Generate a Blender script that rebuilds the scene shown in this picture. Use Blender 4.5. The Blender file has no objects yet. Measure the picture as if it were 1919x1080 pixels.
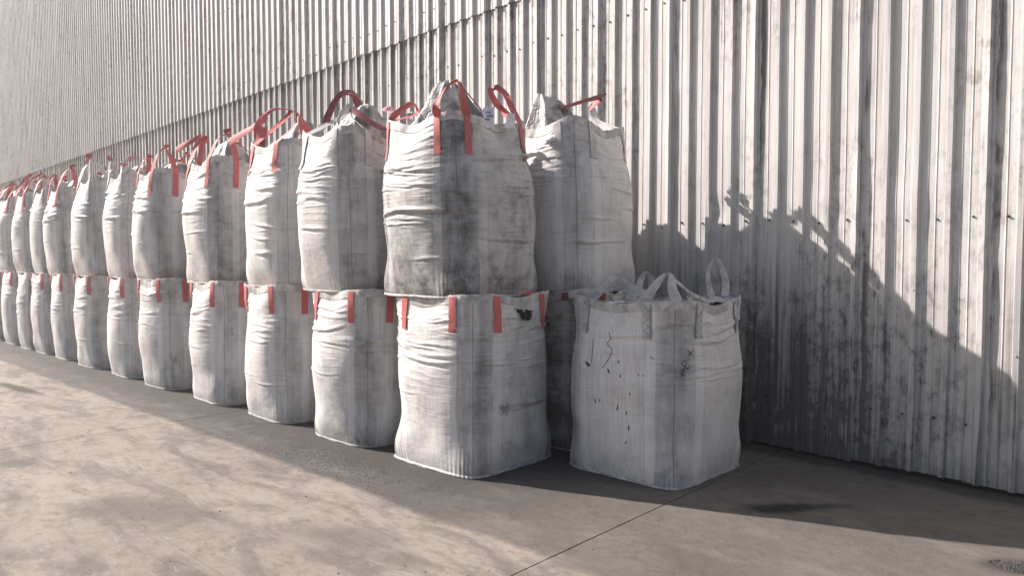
import bpy, math, random
import numpy as np
from mathutils import Vector, Matrix

random.seed(7)
S = bpy.context.scene
COL = S.collection

# ------------------------------------------------------------------ camera, sky, sun, exposure
FPX, CX, CY, HOR = 1400.0, 960.0, 540.0, 475.0
PITCH = math.atan((CY - HOR) / FPX)
PHI = math.atan((CX + 360.0) / FPX * math.cos(PITCH))
CAM = np.array([0.0, -5.395, 1.5])
_fw = np.array([-math.cos(PHI), math.sin(PHI), 0.0])
RT = np.array([math.sin(PHI), math.cos(PHI), 0.0])
FW = _fw * math.cos(PITCH) + np.array([0, 0, -math.sin(PITCH)])
UPV = _fw * math.sin(PITCH) + np.array([0, 0, math.cos(PITCH)])

cam_d = bpy.data.cameras.new('camera')
cam = bpy.data.objects.new('camera', cam_d)
COL.objects.link(cam)
m = Matrix((RT, UPV, -FW)).transposed().to_4x4()
m.translation = Vector(CAM)
cam.matrix_world = m
cam_d.sensor_width = 36.0
cam_d.lens = 36.0 * FPX / 1919.0
cam_d.clip_start = 0.05
cam_d.clip_end = 2000.0
S.camera = cam

SUN_AZ = math.radians(23.4)      # light travels along +X, turning towards the wall
SUN_EL = math.radians(32.7)
LDIR = Vector((math.cos(SUN_AZ) * math.cos(SUN_EL), math.sin(SUN_AZ) * math.cos(SUN_EL), -math.sin(SUN_EL)))

world = bpy.data.worlds.new('World')
S.world = world
world.use_nodes = True
wn = world.node_tree
for n_ in list(wn.nodes):
    wn.nodes.remove(n_)
sky = wn.nodes.new('ShaderNodeTexSky')
sky.sky_type = 'NISHITA'
sky.sun_disc = False
sky.sun_elevation = SUN_EL
# azimuth of the sun itself (towards -LDIR), clockwise from +Y
sky.sun_rotation = math.atan2(-LDIR.x, -LDIR.y) % (2 * math.pi)
sky.air_density = 1.0
sky.dust_density = 2.5
sky.ozone_density = 1.0
bg = wn.nodes.new('ShaderNodeBackground')
bg.inputs['Strength'].default_value = 0.056
wo = wn.nodes.new('ShaderNodeOutputWorld')
wn.links.new(sky.outputs[0], bg.inputs[0])
wn.links.new(bg.outputs[0], wo.inputs[0])

sun_d = bpy.data.lights.new('sun', 'SUN')
sun_d.energy = 4.9
sun_d.angle = math.radians(0.55)
sun_d.color = (1.0, 0.90, 0.84)
sun = bpy.data.objects.new('sun', sun_d)
sun.rotation_euler = LDIR.to_track_quat('-Z', 'Y').to_euler()
sun.location = (-12, -12, 12)
COL.objects.link(sun)

S.view_settings.view_transform = 'Standard'
S.view_settings.look = 'None'
S.view_settings.exposure = 1.16
S.view_settings.gamma = 1.0
S.view_settings.use_curve_mapping = False
S.render.engine = 'CYCLES'
S.cycles.max_bounces = 6
S.cycles.diffuse_bounces = 4


# ------------------------------------------------------------------ helpers
def at(x, y, depth):
    """point seen along one sight line of the survey, at a given depth in metres"""
    d = FW + RT * (x - CX) / FPX - UPV * (y - CY) / FPX
    return CAM + d * depth


def project(P):
    q = np.asarray(P) - CAM
    z = q @ FW
    return CX + FPX * (q @ RT) / z, CY - FPX * (q @ UPV) / z, z


_rng = np.random.RandomState(11)
_PERM = np.concatenate([_rng.permutation(256)] * 3)
_G = _rng.normal(size=(256, 3))
_G /= np.linalg.norm(_G, axis=1)[:, None]


def pn(x, y, z):
    """gradient noise, about -0.7..0.7"""
    x, y, z = np.broadcast_arrays(np.asarray(x, float), np.asarray(y, float), np.asarray(z, float))
    xi, yi, zi = np.floor(x).astype(int), np.floor(y).astype(int), np.floor(z).astype(int)
    xf, yf, zf = x - xi, y - yi, z - zi
    fx, fy, fz = [t * t * t * (t * (t * 6 - 15) + 10) for t in (xf, yf, zf)]
    out = 0
    for i in (0, 1):
        for j in (0, 1):
            for k in (0, 1):
                g = _G[_PERM[_PERM[_PERM[(xi + i) & 255] + ((yi + j) & 255)] + ((zi + k) & 255)]]
                d = g[..., 0] * (xf - i) + g[..., 1] * (yf - j) + g[..., 2] * (zf - k)
                out = out + d * (fx if i else 1 - fx) * (fy if j else 1 - fy) * (fz if k else 1 - fz)
    return out


def SS(x, a, b):
    t = np.clip((x - a) / (b - a), 0, 1)
    return t * t * (3 - 2 * t)


def raw_mesh(name, V, F, uv=None, smooth=True):
    me = bpy.data.meshes.new(name)
    V = np.asarray(V, np.float32)
    me.vertices.add(len(V))
    me.vertices.foreach_set('co', V.ravel())
    tot = sum(len(f) for f in F)
    me.loops.add(tot)
    me.polygons.add(len(F))
    loops = np.concatenate([np.asarray(f).ravel() for f in F]).astype(np.int32)
    starts = np.concatenate([[0], np.cumsum([len(f) for f in F])[:-1]]).astype(np.int32)
    me.loops.foreach_set('vertex_index', loops)
    me.polygons.foreach_set('loop_start', starts)
    if uv is not None:
        l = me.uv_layers.new(name='UVMap')
        l.data.foreach_set('uv', np.asarray(uv, np.float32)[loops].ravel())
    me.update(calc_edges=True)
    me.validate()
    me.polygons.foreach_set('use_smooth', np.full(len(me.polygons), bool(smooth)))
    return me


def grid_faces(nv, nu, closed=False, flip=False, base=0):
    i = np.arange(nv - 1)[:, None]
    j = np.arange(nu if closed else nu - 1)[None, :]
    j2 = (j + 1) % nu
    a = i * nu + j; b = i * nu + j2; c = (i + 1) * nu + j2; d = (i + 1) * nu + j
    q = np.stack([a, b, c, d], -1).reshape(-1, 4) + base
    if flip:
        q = q[:, ::-1]
    return list(q)


SHARP = {'lifting_strap', 'strap_sleeve', 'strap_loop', 'loose_strap', 'stiff_strap', 'rim_hem', 'label_tag'}


def link(name, me, mat, parent=None):
    o = bpy.data.objects.new(name, me)
    COL.objects.link(o)
    if mat is not None and len(me.materials) == 0:
        me.materials.append(mat)
    if parent is not None:
        o.parent = parent
    if name in SHARP:
        me.set_sharp_from_angle(angle=math.radians(38))
    return o


def tag(o, label=None, cat=None, group=None, kind=None):
    if label: o['label'] = label
    if cat: o['category'] = cat
    if group: o['group'] = group
    if kind: o['kind'] = kind
    return o


def empty(name, loc, rz=0.0):
    o = bpy.data.objects.new(name, None)
    o.empty_display_size = 0.2
    o.location = loc
    o.rotation_euler = (0, 0, rz)
    COL.objects.link(o)
    return o


def ribbon(rows, thick, uvlen=None):
    """rows[M,K,3] -> closed thin solid (V, F, UV)"""
    rows = np.asarray(rows, float)
    M, K, _ = rows.shape
    du = np.gradient(rows, axis=1)
    dv = np.gradient(rows, axis=0)
    n = np.cross(du, dv)
    n /= np.maximum(np.linalg.norm(n, axis=-1, keepdims=True), 1e-9)
    front = (rows + n * thick).reshape(-1, 3)
    back = rows.reshape(-1, 3)
    V = np.concatenate([front, back])
    F = grid_faces(M, K) + grid_faces(M, K, flip=True, base=M * K)
    B = M * K
    for i in range(M - 1):
        a, b = i * K, (i + 1) * K
        F.append(np.array([a, b, B + b, B + a]))
        a, b = i * K + K - 1, (i + 1) * K + K - 1
        F.append(np.array([b, a, B + a, B + b]))
    for j in range(K - 1):
        F.append(np.array([j + 1, j, B + j, B + j + 1]))
        a = (M - 1) * K + j
        F.append(np.array([a, a + 1, B + a + 1, B + a]))
    seg = np.linalg.norm(np.diff(rows[:, K // 2], axis=0), axis=1)
    L = np.concatenate([[0], np.cumsum(seg)])
    uv = np.stack([np.broadcast_to(np.linspace(0, 1, K)[None, :], (M, K)), np.broadcast_to(L[:, None], (M, K))], -1).reshape(-1, 2)
    return V, F, np.concatenate([uv, uv])


def catmull(P, n):
    P = np.asarray(P, float)
    P = np.concatenate([[2 * P[0] - P[1]], P, [2 * P[-1] - P[-2]]])
    out = []
    segs = len(P) - 3
    for t in np.linspace(0, segs - 1e-6, n):
        i = int(t); f = t - i
        p0, p1, p2, p3 = P[i:i + 4]
        out.append(0.5 * (2 * p1 + (p2 - p0) * f + (2 * p0 - 5 * p1 + 4 * p2 - p3) * f * f + (3 * p1 - p0 - 3 * p2 + p3) * f ** 3))
    return np.array(out)


# ------------------------------------------------------------------ material kit
class NT:
    def __init__(self, name):
        self.m = bpy.data.materials.new(name)
        self.m.use_nodes = True
        self.t = self.m.node_tree
        for n in list(self.t.nodes):
            self.t.nodes.remove(n)
        self.out = self.t.nodes.new('ShaderNodeOutputMaterial')
        self.p = self.t.nodes.new('ShaderNodeBsdfPrincipled')
        self.t.links.new(self.p.outputs[0], self.out.inputs[0])

    def n(self, typ, **kw):
        nd = self.t.nodes.new(typ)
        for k, v in kw.items():
            setattr(nd, k, v)
        return nd

    def put(self, sock, v):
        if isinstance(v, bpy.types.NodeSocket):
            self.t.links.new(v, sock)
        else:
            if sock.type == 'RGBA' and len(v) == 3:
                v = (*v, 1)
            sock.default_value = v

    def set(self, name, v):
        self.put(self.p.inputs[name], v)

    def math(self, op, a, b=0.0, c=None, clamp=False):
        nd = self.n('ShaderNodeMath', operation=op, use_clamp=clamp)
        self.put(nd.inputs[0], a); self.put(nd.inputs[1], b)
        if c is not None: self.put(nd.inputs[2], c)
        return nd.outputs[0]

    def add(self, a, b): return self.math('ADD', a, b)
    def sub(self, a, b): return self.math('SUBTRACT', a, b)
    def mul(self, a, b): return self.math('MULTIPLY', a, b)
    def mx(self, a, b): return self.math('MAXIMUM', a, b)
    def absd(self, a, c): return self.math('ABSOLUTE', self.sub(a, c))

    def ss(self, v, a, b, lo=0.0, hi=1.0):
        nd = self.n('ShaderNodeMapRange', interpolation_type='SMOOTHSTEP')
        self.put(nd.inputs[0], v)
        for i, q in zip((1, 2, 3, 4), (a, b, lo, hi)):
            self.put(nd.inputs[i], q)
        return nd.outputs[0]

    def obj(self): return self.n('ShaderNodeTexCoord').outputs['Object']
    def pos(self): return self.n('ShaderNodeNewGeometry').outputs['Position']

    def xyz(self, v):
        nd = self.n('ShaderNodeSeparateXYZ'); self.put(nd.inputs[0], v)
        return nd.outputs

    def vec(self, x, y, z):
        nd = self.n('ShaderNodeCombineXYZ')
        for i, q in enumerate((x, y, z)): self.put(nd.inputs[i], q)
        return nd.outputs[0]

    def scale(self, v, s, off=(0, 0, 0)):
        nd = self.n('ShaderNodeMapping')
        self.put(nd.inputs[0], v)
        self.put(nd.inputs['Scale'], s)
        self.put(nd.inputs['Location'], off)
        return nd.outputs[0]

    def noise(self, v, s, det=4.0, rough=0.55, dist=0.0):
        nd = self.n('ShaderNodeTexNoise')
        self.put(nd.inputs['Vector'], v)
        nd.inputs['Scale'].default_value = s
        nd.inputs['Detail'].default_value = det
        nd.inputs['Roughness'].default_value = rough
        nd.inputs['Distortion'].default_value = dist
        return nd.outputs['Fac']

    def voro(self, v, s, feat='F1'):
        nd = self.n('ShaderNodeTexVoronoi', feature=feat)
        self.put(nd.inputs['Vector'], v)
        nd.inputs['Scale'].default_value = s
        return nd.outputs['Distance']

    def mix(self, f, a, b, mode='MIX'):
        nd = self.n('ShaderNodeMix', data_type='RGBA', blend_type=mode)
        self.put(nd.inputs[0], f); self.put(nd.inputs[6], a); self.put(nd.inputs[7], b)
        return nd.outputs[2]

    def bump(self, h, strength, dist):
        nd = self.n('ShaderNodeBump')
        nd.inputs['Strength'].default_value = strength
        nd.inputs['Distance'].default_value = dist
        self.put(nd.inputs['Height'], h)
        self.put(self.p.inputs['Normal'], nd.outputs[0])

    def attr(self, name):
        return self.n('ShaderNodeAttribute', attribute_type='OBJECT', attribute_name=name).outputs['Fac']


def plain(name, col, rough=0.6, spec=0.4, var=0.25, sc=30.0):
    k = NT(name)
    nz = k.noise(k.obj(), sc, 4)
    k.set('Base Color', k.mix(k.ss(nz, 0.3, 0.7), tuple(c * (1 - var) for c in col), col))
    k.set('Roughness', rough)
    k.set('Specular IOR Level', spec)
    k.bump(nz, 0.25, 0.004)
    return k.m


def mat_bag():
    k = NT('woven_bag_fabric')
    uvn = k.n('ShaderNodeUVMap', uv_map='UVMap').outputs[0]
    u, v, _ = k.xyz(uvn)
    rnd = k.attr('seed')
    dirt = k.attr('dirt')
    o = k.n('ShaderNodeVectorMath', operation='ADD')
    k.put(o.inputs[0], k.obj()); k.put(o.inputs[1], k.vec(rnd, k.mul(rnd, 1.7), 0.0))
    P = o.outputs[0]
    big = k.noise(P, 2.6, 5, 0.6)
    mid = k.noise(P, 9.0, 6, 0.65)
    vst = k.noise(k.scale(P, (9, 9, 0.8)), 1.0, 5, 0.6)            # vertical smears
    hst = k.noise(k.scale(P, (4, 4, 85)), 1.0, 4, 0.6)             # dust caught in the level wrinkles
    thr = k.noise(k.scale(P, (70, 70, 2.0)), 1.0, 2, 0.5)          # warp tapes
    wef = k.noise(k.scale(P, (3, 3, 170)), 1.0, 2, 0.5)
    grain = k.noise(P, 130.0, 3, 0.7)
    # seams at the four corners and the reinforcing tape under each lifting strap
    du = k.absd(k.math('FRACT', k.add(u, 0.5)), 0.5)
    seam = k.ss(du, 0.003, 0.009, 1.0, 0.0)
    fr = k.math('FRACT', u)
    tape = k.mx(k.ss(k.absd(fr, 0.245), 0.034, 0.042, 1.0, 0.0), k.ss(k.absd(fr, 0.79), 0.034, 0.042, 1.0, 0.0))
    # dust: round the corner seams, in patches, near the base, in the wrinkles
    corner = k.mul(k.mul(k.ss(du, 0.02, 0.34, 1.0, 0.0), k.ss(vst, 0.25, 0.75)), k.ss(mid, 0.1, 0.75, 0.45, 1.0))
    patch = k.ss(big, 0.38, 0.78)
    grime = k.mul(k.ss(mid, 0.40, 0.75), k.ss(big, 0.35, 0.6))
    base = k.mul(k.ss(v, 0.0, 0.30, 1.0, 0.0), k.ss(mid, 0.25, 0.8))
    wr = k.mul(k.mul(k.ss(hst, 0.5, 0.72), k.ss(vst, 0.35, 0.6)), k.mul(k.ss(v, 0.15, 0.4), k.ss(v, 0.97, 0.8)))
    speck = k.mul(k.ss(k.noise(P, 46.0, 5, 0.75), 0.60, 0.66), k.ss(big, 0.5, 0.62))
    d = k.math('DIVIDE', k.mul(corner, 1.35), k.mx(1.0, k.mul(dirt, 1.1)))
    d = k.add(d, k.mul(patch, 0.34))
    d = k.add(d, k.mul(grime, 0.46))
    d = k.add(d, 0.06)
    d = k.add(d, k.mul(base, 0.40))
    d = k.add(d, k.mul(wr, 0.40))
    d = k.mul(d, k.ss(tape, 0, 1, 1.0, 0.55))
    d = k.mul(d, dirt)
    d = k.add(d, k.mul(k.ss(dirt, 1.1, 2.4), k.ss(mid, 0.2, 0.8, 0.35, 0.95)))
    d = k.add(d, k.mul(k.mul(speck, dirt), k.ss(dirt, 0.7, 1.6, 0.25, 0.9)))
    d = k.mul(d, 0.92)
    sm = k.attr('smudge')
    su = k.math('DIVIDE', k.absd(u, 1.31), 0.07); sv = k.math('DIVIDE', k.absd(v, 0.375), 0.035)
    sr = k.add(k.math('SQRT', k.add(k.mul(su, su), k.mul(sv, sv))), k.mul(k.sub(k.noise(P, 22.0, 6, 0.7), 0.5), 2.4))
    spot = k.ss(sr, 0.2, 1.2, 0.9, 0.0)
    bandm = k.mul(k.mul(k.ss(k.absd(v, k.add(0.375, k.mul(k.sub(mid, 0.5), 0.03))), 0.012, 0.03, 1.0, 0.0), k.mul(k.ss(u, 1.30, 1.42), k.ss(u, 1.95, 1.82))), k.ss(hst, 0.3, 0.65))
    d = k.add(d, k.mul(sm, k.add(spot, k.mul(bandm, 0.55))))
    d = k.math('DIVIDE', d, k.add(1.0, k.mul(d, 0.42)))
    clean = k.mix(k.ss(thr, 0.35, 0.65), (0.595, 0.588, 0.580), (0.685, 0.677, 0.668))
    clean = k.mix(k.mul(tape, 0.45), clean, (0.76, 0.75, 0.74))
    clean = k.mix(k.mul(k.ss(grain, 0.4, 0.7), 0.12), clean, (0.42, 0.41, 0.40))
    c = k.mix(d, clean, (0.095, 0.096, 0.102))
    c = k.mix(k.mul(seam, 0.55), c, (0.10, 0.10, 0.11))
    k.set('Base Color', c)
    k.set('Roughness', 0.52)
    k.set('Specular IOR Level', 0.32)
    k.set('Sheen Weight', 0.06)
    h = k.add(k.mul(wef, 0.34), k.add(k.mul(thr, 0.16), k.mul(hst, k.ss(v, 0.2, 0.6, 0.35, 0.8))))
    h = k.add(h, k.mul(grain, 0.10))
    h = k.add(h, k.mul(tape, 0.16))
    k.bump(h, 0.55, 0.006)
    return k.m


def mat_top():
    k = NT('crumpled_bag_top')
    P = k.obj()
    a = k.noise(P, 9.0, 6, 0.6)
    b = k.noise(P, 26.0, 4, 0.6, 1.0)
    rid = k.voro(P, 14.0, 'DISTANCE_TO_EDGE')
    c = k.mix(k.ss(a, 0.36, 0.62), (0.50, 0.49, 0.475), (0.15, 0.15, 0.155))
    k.set('Base Color', c)
    k.set('Roughness', 0.5)
    k.bump(k.add(b, k.mul(k.ss(rid, 0.0, 0.12), 0.3)), 0.5, 0.014)
    return k.m


def mat_strap(name, c0, c1, dirtc, zig=False):
    k = NT(name)
    uvn = k.n('ShaderNodeUVMap', uv_map='UVMap').outputs[0]
    u, v, _ = k.xyz(uvn)
    P = k.obj()
    nz = k.noise(P, 12.0, 5, 0.6)
    ribs = k.math('SINE', k.mul(u, 62.0))
    rib01 = k.add(k.mul(ribs, 0.5), 0.5)
    c = k.mix(k.mul(rib01, 0.6), c0, c1)
    edge = k.ss(k.absd(u, 0.5), 0.40, 0.46)
    c = k.mix(k.mul(edge, 0.30), c, tuple(0.5 * q + 0.2 for q in c1))
    c = k.mix(k.mul(k.ss(nz, 0.40, 0.72), 0.65), c, dirtc)
    c = k.mix(k.mul(k.ss(k.noise(P, 45.0, 5, 0.7), 0.5, 0.7), 0.35), c, dirtc)
    if zig:
        tri = k.math('PINGPONG', v, 0.026)
        tri = k.add(k.mul(tri, 26.0), 0.16)
        z = k.ss(k.absd(u, tri), 0.05, 0.11, 1.0, 0.0)
        bord = k.ss(k.absd(k.absd(u, 0.5), 0.43), 0.02, 0.05, 1.0, 0.0)
        c = k.mix(k.mul(k.mx(z, bord), 0.55), c, (0.12, 0.12, 0.125))
    k.set('Base Color', c)
    k.set('Roughness', 0.6)
    k.set('Specular IOR Level', 0.3)
    k.bump(k.add(k.mul(rib01, 0.5), nz), 0.4, 0.003)
    return k.m


def mat_wall():
    k = NT('weathered_painted_steel')
    P = k.pos()
    x, y, z = k.xyz(P)
    st = k.noise(k.scale(P, (22, 3, 0.55)), 1.0, 5, 0.6)
    st2 = k.noise(k.scale(P, (60, 8, 1.3)), 1.0, 4, 0.6)
    big = k.noise(k.scale(P, (1.2, 1, 0.6)), 1.0, 4, 0.55)
    fine = k.noise(k.scale(P, (14, 14, 9)), 1.0, 7, 0.7)
    scuff = k.noise(k.scale(P, (16, 10, 7)), 1.0, 8, 0.78, 2.5)
    wob = k.mul(k.sub(k.noise(k.scale(P, (0.1, 0.1, 2.2)), 1.0, 4, 0.65), 0.5), 0.09)
    sm = k.math('FRACT', k.math('DIVIDE', k.add(k.add(x, 2.17 - 0.035), wob), 0.79))
    seam = k.mul(k.ss(sm, 0.0, 0.10, 1.0, 0.0), k.ss(k.noise(k.scale(P, (1.3, 1, 0.9)), 1.0, 4, 0.6), 0.42, 0.62))
    low = k.mul(k.ss(z, 0.1, 1.75, 1.0, 0.0), k.ss(x, -1.6, -2.7, 0.75, 2.1))  # low grime, with the shade behind the bags painted in towards the row
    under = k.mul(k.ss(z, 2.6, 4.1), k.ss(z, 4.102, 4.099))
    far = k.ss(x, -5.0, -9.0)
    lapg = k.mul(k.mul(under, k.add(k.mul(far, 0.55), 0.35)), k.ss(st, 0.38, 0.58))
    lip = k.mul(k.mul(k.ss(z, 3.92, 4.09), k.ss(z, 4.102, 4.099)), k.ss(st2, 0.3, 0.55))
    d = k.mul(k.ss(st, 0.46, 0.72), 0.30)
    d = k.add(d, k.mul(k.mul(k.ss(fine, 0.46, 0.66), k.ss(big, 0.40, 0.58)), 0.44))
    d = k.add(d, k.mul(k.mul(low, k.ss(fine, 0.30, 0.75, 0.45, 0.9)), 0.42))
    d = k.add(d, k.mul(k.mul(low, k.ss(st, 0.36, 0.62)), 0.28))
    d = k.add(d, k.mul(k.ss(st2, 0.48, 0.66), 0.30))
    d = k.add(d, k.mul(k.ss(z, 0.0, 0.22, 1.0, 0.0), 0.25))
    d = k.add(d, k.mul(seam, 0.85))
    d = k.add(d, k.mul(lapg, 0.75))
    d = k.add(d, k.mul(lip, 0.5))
    d = k.math('MINIMUM', d, 0.92)
    c = k.mix(k.ss(st2, 0.35, 0.7), (0.515, 0.505, 0.492), (0.64, 0.63, 0.615))
    c = k.mix(k.mul(k.ss(big, 0.5, 0.75), 0.25), c, (0.48, 0.455, 0.42))
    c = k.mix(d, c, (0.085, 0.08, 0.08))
    sc = k.mul(k.mul(k.ss(scuff, 0.63, 0.68), k.ss(big, 0.38, 0.56)), k.ss(z, 1.2, 2.6))
    c = k.mix(k.mul(sc, 0.75), c, (0.80, 0.79, 0.78))
    rust = k.mul(k.ss(k.noise(k.scale(P, (9, 9, 3)), 1.0, 6, 0.7), 0.66, 0.74), 0.35)
    c = k.mix(rust, c, (0.20, 0.13, 0.09))
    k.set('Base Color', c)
    k.set('Roughness', k.ss(fine, 0.3, 0.7, 0.42, 0.62))
    k.set('Specular IOR Level', 0.4)
    h = k.add(k.mul(k.noise(k.scale(P, (7, 7, 1.4)), 1.0, 3, 0.5), 1.0), k.mul(fine, 0.12))
    k.bump(h, 0.35, 0.012)
    return k.m


ROT = math.atan(0.067)
CR, SR = math.cos(ROT), math.sin(ROT)


def mat_concrete():
    k = NT('worn_concrete')
    P0 = k.pos()
    x, y, _ = k.xyz(P0)
    # yard frame: turned a little against the wall, as slabs and bags are
    a = k.add(k.mul(x, CR), k.mul(y, SR))
    b = k.sub(k.mul(y, CR), k.mul(x, SR))
    P = k.vec(a, b, 0.0)
    n1 = k.noise(P, 0.9, 6, 0.6)
    n2 = k.noise(k.scale(P, (1.0, 2.6, 1)), 1.7, 7, 0.62, 0.6)
    n3 = k.noise(P, 11.0, 7, 0.7)
    agg = k.noise(P, 120.0, 3, 0.7)
    c = k.mix(k.ss(n1, 0.3, 0.7), (0.204, 0.177, 0.152), (0.270, 0.237, 0.204))
    c = k.mix(k.mul(k.ss(n2, 0.44, 0.64), 0.62), c, (0.088, 0.080, 0.073))
    n6 = k.noise(k.scale(P, (0.55, 1.5, 1), (2, 7, 0)), 1.1, 7, 0.68, 0.5)
    c = k.mix(k.mul(k.ss(n6, 0.52, 0.66), 0.50), c, (0.075, 0.070, 0.066))
    c = k.mix(k.mul(k.ss(n3, 0.48, 0.70), 0.42), c, (0.10, 0.09, 0.08))
    n4 = k.noise(k.scale(P, (1.0, 3.0, 1)), 5.0, 8, 0.7, 1.2)
    c = k.mix(k.mul(k.ss(n4, 0.52, 0.66), 0.40), c, (0.10, 0.09, 0.082))
    n5 = k.noise(k.scale(P, (1.0, 2.0, 1), (9, 2, 0)), 9.0, 8, 0.72, 0.8)
    c = k.mix(k.mul(k.ss(n5, 0.56, 0.68), 0.40), c, (0.36, 0.325, 0.285))
    pale = k.noise(k.scale(P, (0.8, 2.2, 1), (5, 3, 0)), 2.6, 6, 0.65)
    c = k.mix(k.mul(k.ss(pale, 0.56, 0.72), 0.45), c, (0.32, 0.295, 0.26))
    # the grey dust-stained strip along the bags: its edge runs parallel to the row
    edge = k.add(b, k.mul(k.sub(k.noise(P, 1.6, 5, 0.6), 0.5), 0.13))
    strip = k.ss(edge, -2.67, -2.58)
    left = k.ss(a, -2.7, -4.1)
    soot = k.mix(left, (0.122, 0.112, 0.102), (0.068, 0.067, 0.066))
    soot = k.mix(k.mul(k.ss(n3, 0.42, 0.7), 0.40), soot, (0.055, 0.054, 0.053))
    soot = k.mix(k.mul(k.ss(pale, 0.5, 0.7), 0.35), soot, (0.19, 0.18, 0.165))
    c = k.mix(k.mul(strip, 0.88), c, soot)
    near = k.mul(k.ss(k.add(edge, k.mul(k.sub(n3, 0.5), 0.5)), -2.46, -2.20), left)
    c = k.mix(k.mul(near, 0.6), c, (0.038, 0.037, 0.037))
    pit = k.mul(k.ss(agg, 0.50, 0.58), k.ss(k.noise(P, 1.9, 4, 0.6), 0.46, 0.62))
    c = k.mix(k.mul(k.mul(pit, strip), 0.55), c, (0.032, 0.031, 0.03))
    # damp line at the foot of the wall
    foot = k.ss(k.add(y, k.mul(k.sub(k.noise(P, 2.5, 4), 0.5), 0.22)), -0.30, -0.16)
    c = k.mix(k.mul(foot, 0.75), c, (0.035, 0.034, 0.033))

    def blot(px, py, rx, ry, th, wob=0.6, sc=6.0):
        dx = k.sub(x, px); dy = k.sub(y, py)
        ct, st_ = math.cos(th), math.sin(th)
        p = k.math('DIVIDE', k.add(k.mul(dx, ct), k.mul(dy, st_)), rx)
        q = k.math('DIVIDE', k.sub(k.mul(dy, ct), k.mul(dx, st_)), ry)
        r = k.math('SQRT', k.add(k.mul(p, p), k.mul(q, q)))
        r = k.add(r, k.mul(k.sub(k.noise(P, sc, 8, 0.72), 0.5), wob * 2.6))
        return k.ss(r, 0.35, 1.15, 1.0, 0.0)
    for (px, py, rx, ry, th, w, col, amt) in (
            (-9.75, -3.74, 0.80, 0.10, 0.15, 0.5, (0.03, 0.03, 0.024), 0.95),
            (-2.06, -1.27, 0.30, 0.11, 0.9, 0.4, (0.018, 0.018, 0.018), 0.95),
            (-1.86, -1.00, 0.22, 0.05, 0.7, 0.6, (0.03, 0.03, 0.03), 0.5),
            (-4.60, -4.02, 0.55, 0.28, 0.3, 0.6, (0.10, 0.092, 0.085), 0.75),
            (-6.25, -4.35, 0.20, 0.13, 0.3, 0.6, (0.08, 0.078, 0.07), 0.8),
            (-3.45, -3.35, 0.45, 0.16, 0.5, 0.7, (0.12, 0.108, 0.095), 0.6),
            (-1.95, -2.33, 0.55, 0.16, -0.3, 0.8, (0.10, 0.09, 0.08), 0.55),
            (-0.86, -1.20, 0.27, 0.125, 0.72, 0.15, (0.035, 0.034, 0.033), 0.9)):
        c = k.mix(k.mul(blot(px, py, rx, ry, th, w), amt), c, col)
    # tyre scrapes
    for (ox, oy, rr) in ((-9.4, -6.9, 4.15), (-9.2, -7.1, 4.05), (-2.2, -6.2, 4.1)):
        dx = k.sub(x, ox); dy = k.sub(y, oy)
        r = k.math('SQRT', k.add(k.mul(dx, dx), k.mul(dy, dy)))
        ring = k.mul(k.ss(k.absd(r, rr), 0.015, 0.05, 1.0, 0.0), k.ss(n3, 0.45, 0.65))
        c = k.mix(k.mul(ring, 0.4), c, (0.10, 0.09, 0.08))
    # hairline map cracks in a few places
    wp = k.n('ShaderNodeVectorMath', operation='ADD')
    nn = k.n('ShaderNodeTexNoise'); k.put(nn.inputs['Vector'], P); nn.inputs['Scale'].default_value = 5.0
    k.put(wp.inputs[0], P); k.put(wp.inputs[1], k.scale(nn.outputs['Color'], (0.25, 0.25, 0)))
    cr = k.voro(wp.outputs[0], 5.5, 'DISTANCE_TO_EDGE')
    crm = k.mul(k.ss(cr, 0.0, 0.13, 1.0, 0.0), blot(-1.95, -2.45, 0.75, 0.26, -0.25, 0.5, 4.0))
    crm2 = k.mul(k.ss(cr, 0.0, 0.02, 1.0, 0.0), k.ss(n1, 0.58, 0.66))
    c = k.mix(k.mul(k.mx(k.mul(crm, 0.7), k.mul(crm2, 0.35)), 0.55), c, (0.075, 0.07, 0.062))
    rough_patch = k.mul(strip, k.ss(k.noise(P, 1.3, 3), 0.45, 0.6))
    c = k.mix(k.mul(k.mul(k.ss(agg, 0.52, 0.62), rough_patch), 0.45), c, (0.03, 0.03, 0.03))
    c = k.mix(k.mul(k.ss(agg, 0.62, 0.72), 0.30), c, (0.10, 0.09, 0.08))
    k.set('Base Color', c)
    k.set('Roughness', k.ss(n3, 0.3, 0.7, 0.72, 0.9))
    k.set('Specular IOR Level', 0.25)
    h = k.add(k.mul(n3, 1.0), k.mul(agg, k.add(k.mul(rough_patch, 0.5), 0.22)))
    k.bump(h, 0.5, 0.010)
    return k.m


M_BAG = mat_bag()
M_TOP = mat_top()
M_RED = mat_strap('red_webbing', (0.48, 0.105, 0.105), (0.65, 0.18, 0.172), (0.32, 0.10, 0.10))
M_MAROON = mat_strap('faded_maroon_webbing', (0.20, 0.040, 0.050), (0.32, 0.075, 0.085), (0.09, 0.04, 0.045))
M_PINK = mat_strap('pale_pink_webbing', (0.55, 0.22, 0.27), (0.68, 0.32, 0.38), (0.3, 0.15, 0.17))
M_WHITE = mat_strap('white_webbing', (0.50, 0.49, 0.48), (0.66, 0.65, 0.63), (0.28, 0.27, 0.27))
M_GREY = mat_strap('grey_zigzag_webbing', (0.46, 0.46, 0.46), (0.60, 0.60, 0.60), (0.12, 0.12, 0.125), zig=True)
M_GREYP = mat_strap('grey_webbing', (0.46, 0.45, 0.44), (0.62, 0.61, 0.60), (0.17, 0.17, 0.17))
M_HEM = plain('white_hem_tape', (0.52, 0.51, 0.50), 0.55, 0.35, 0.45, 16)
M_TAG = plain('white_label_film', (0.74, 0.74, 0.76), 0.35, 0.5, 0.08, 40)
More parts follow.
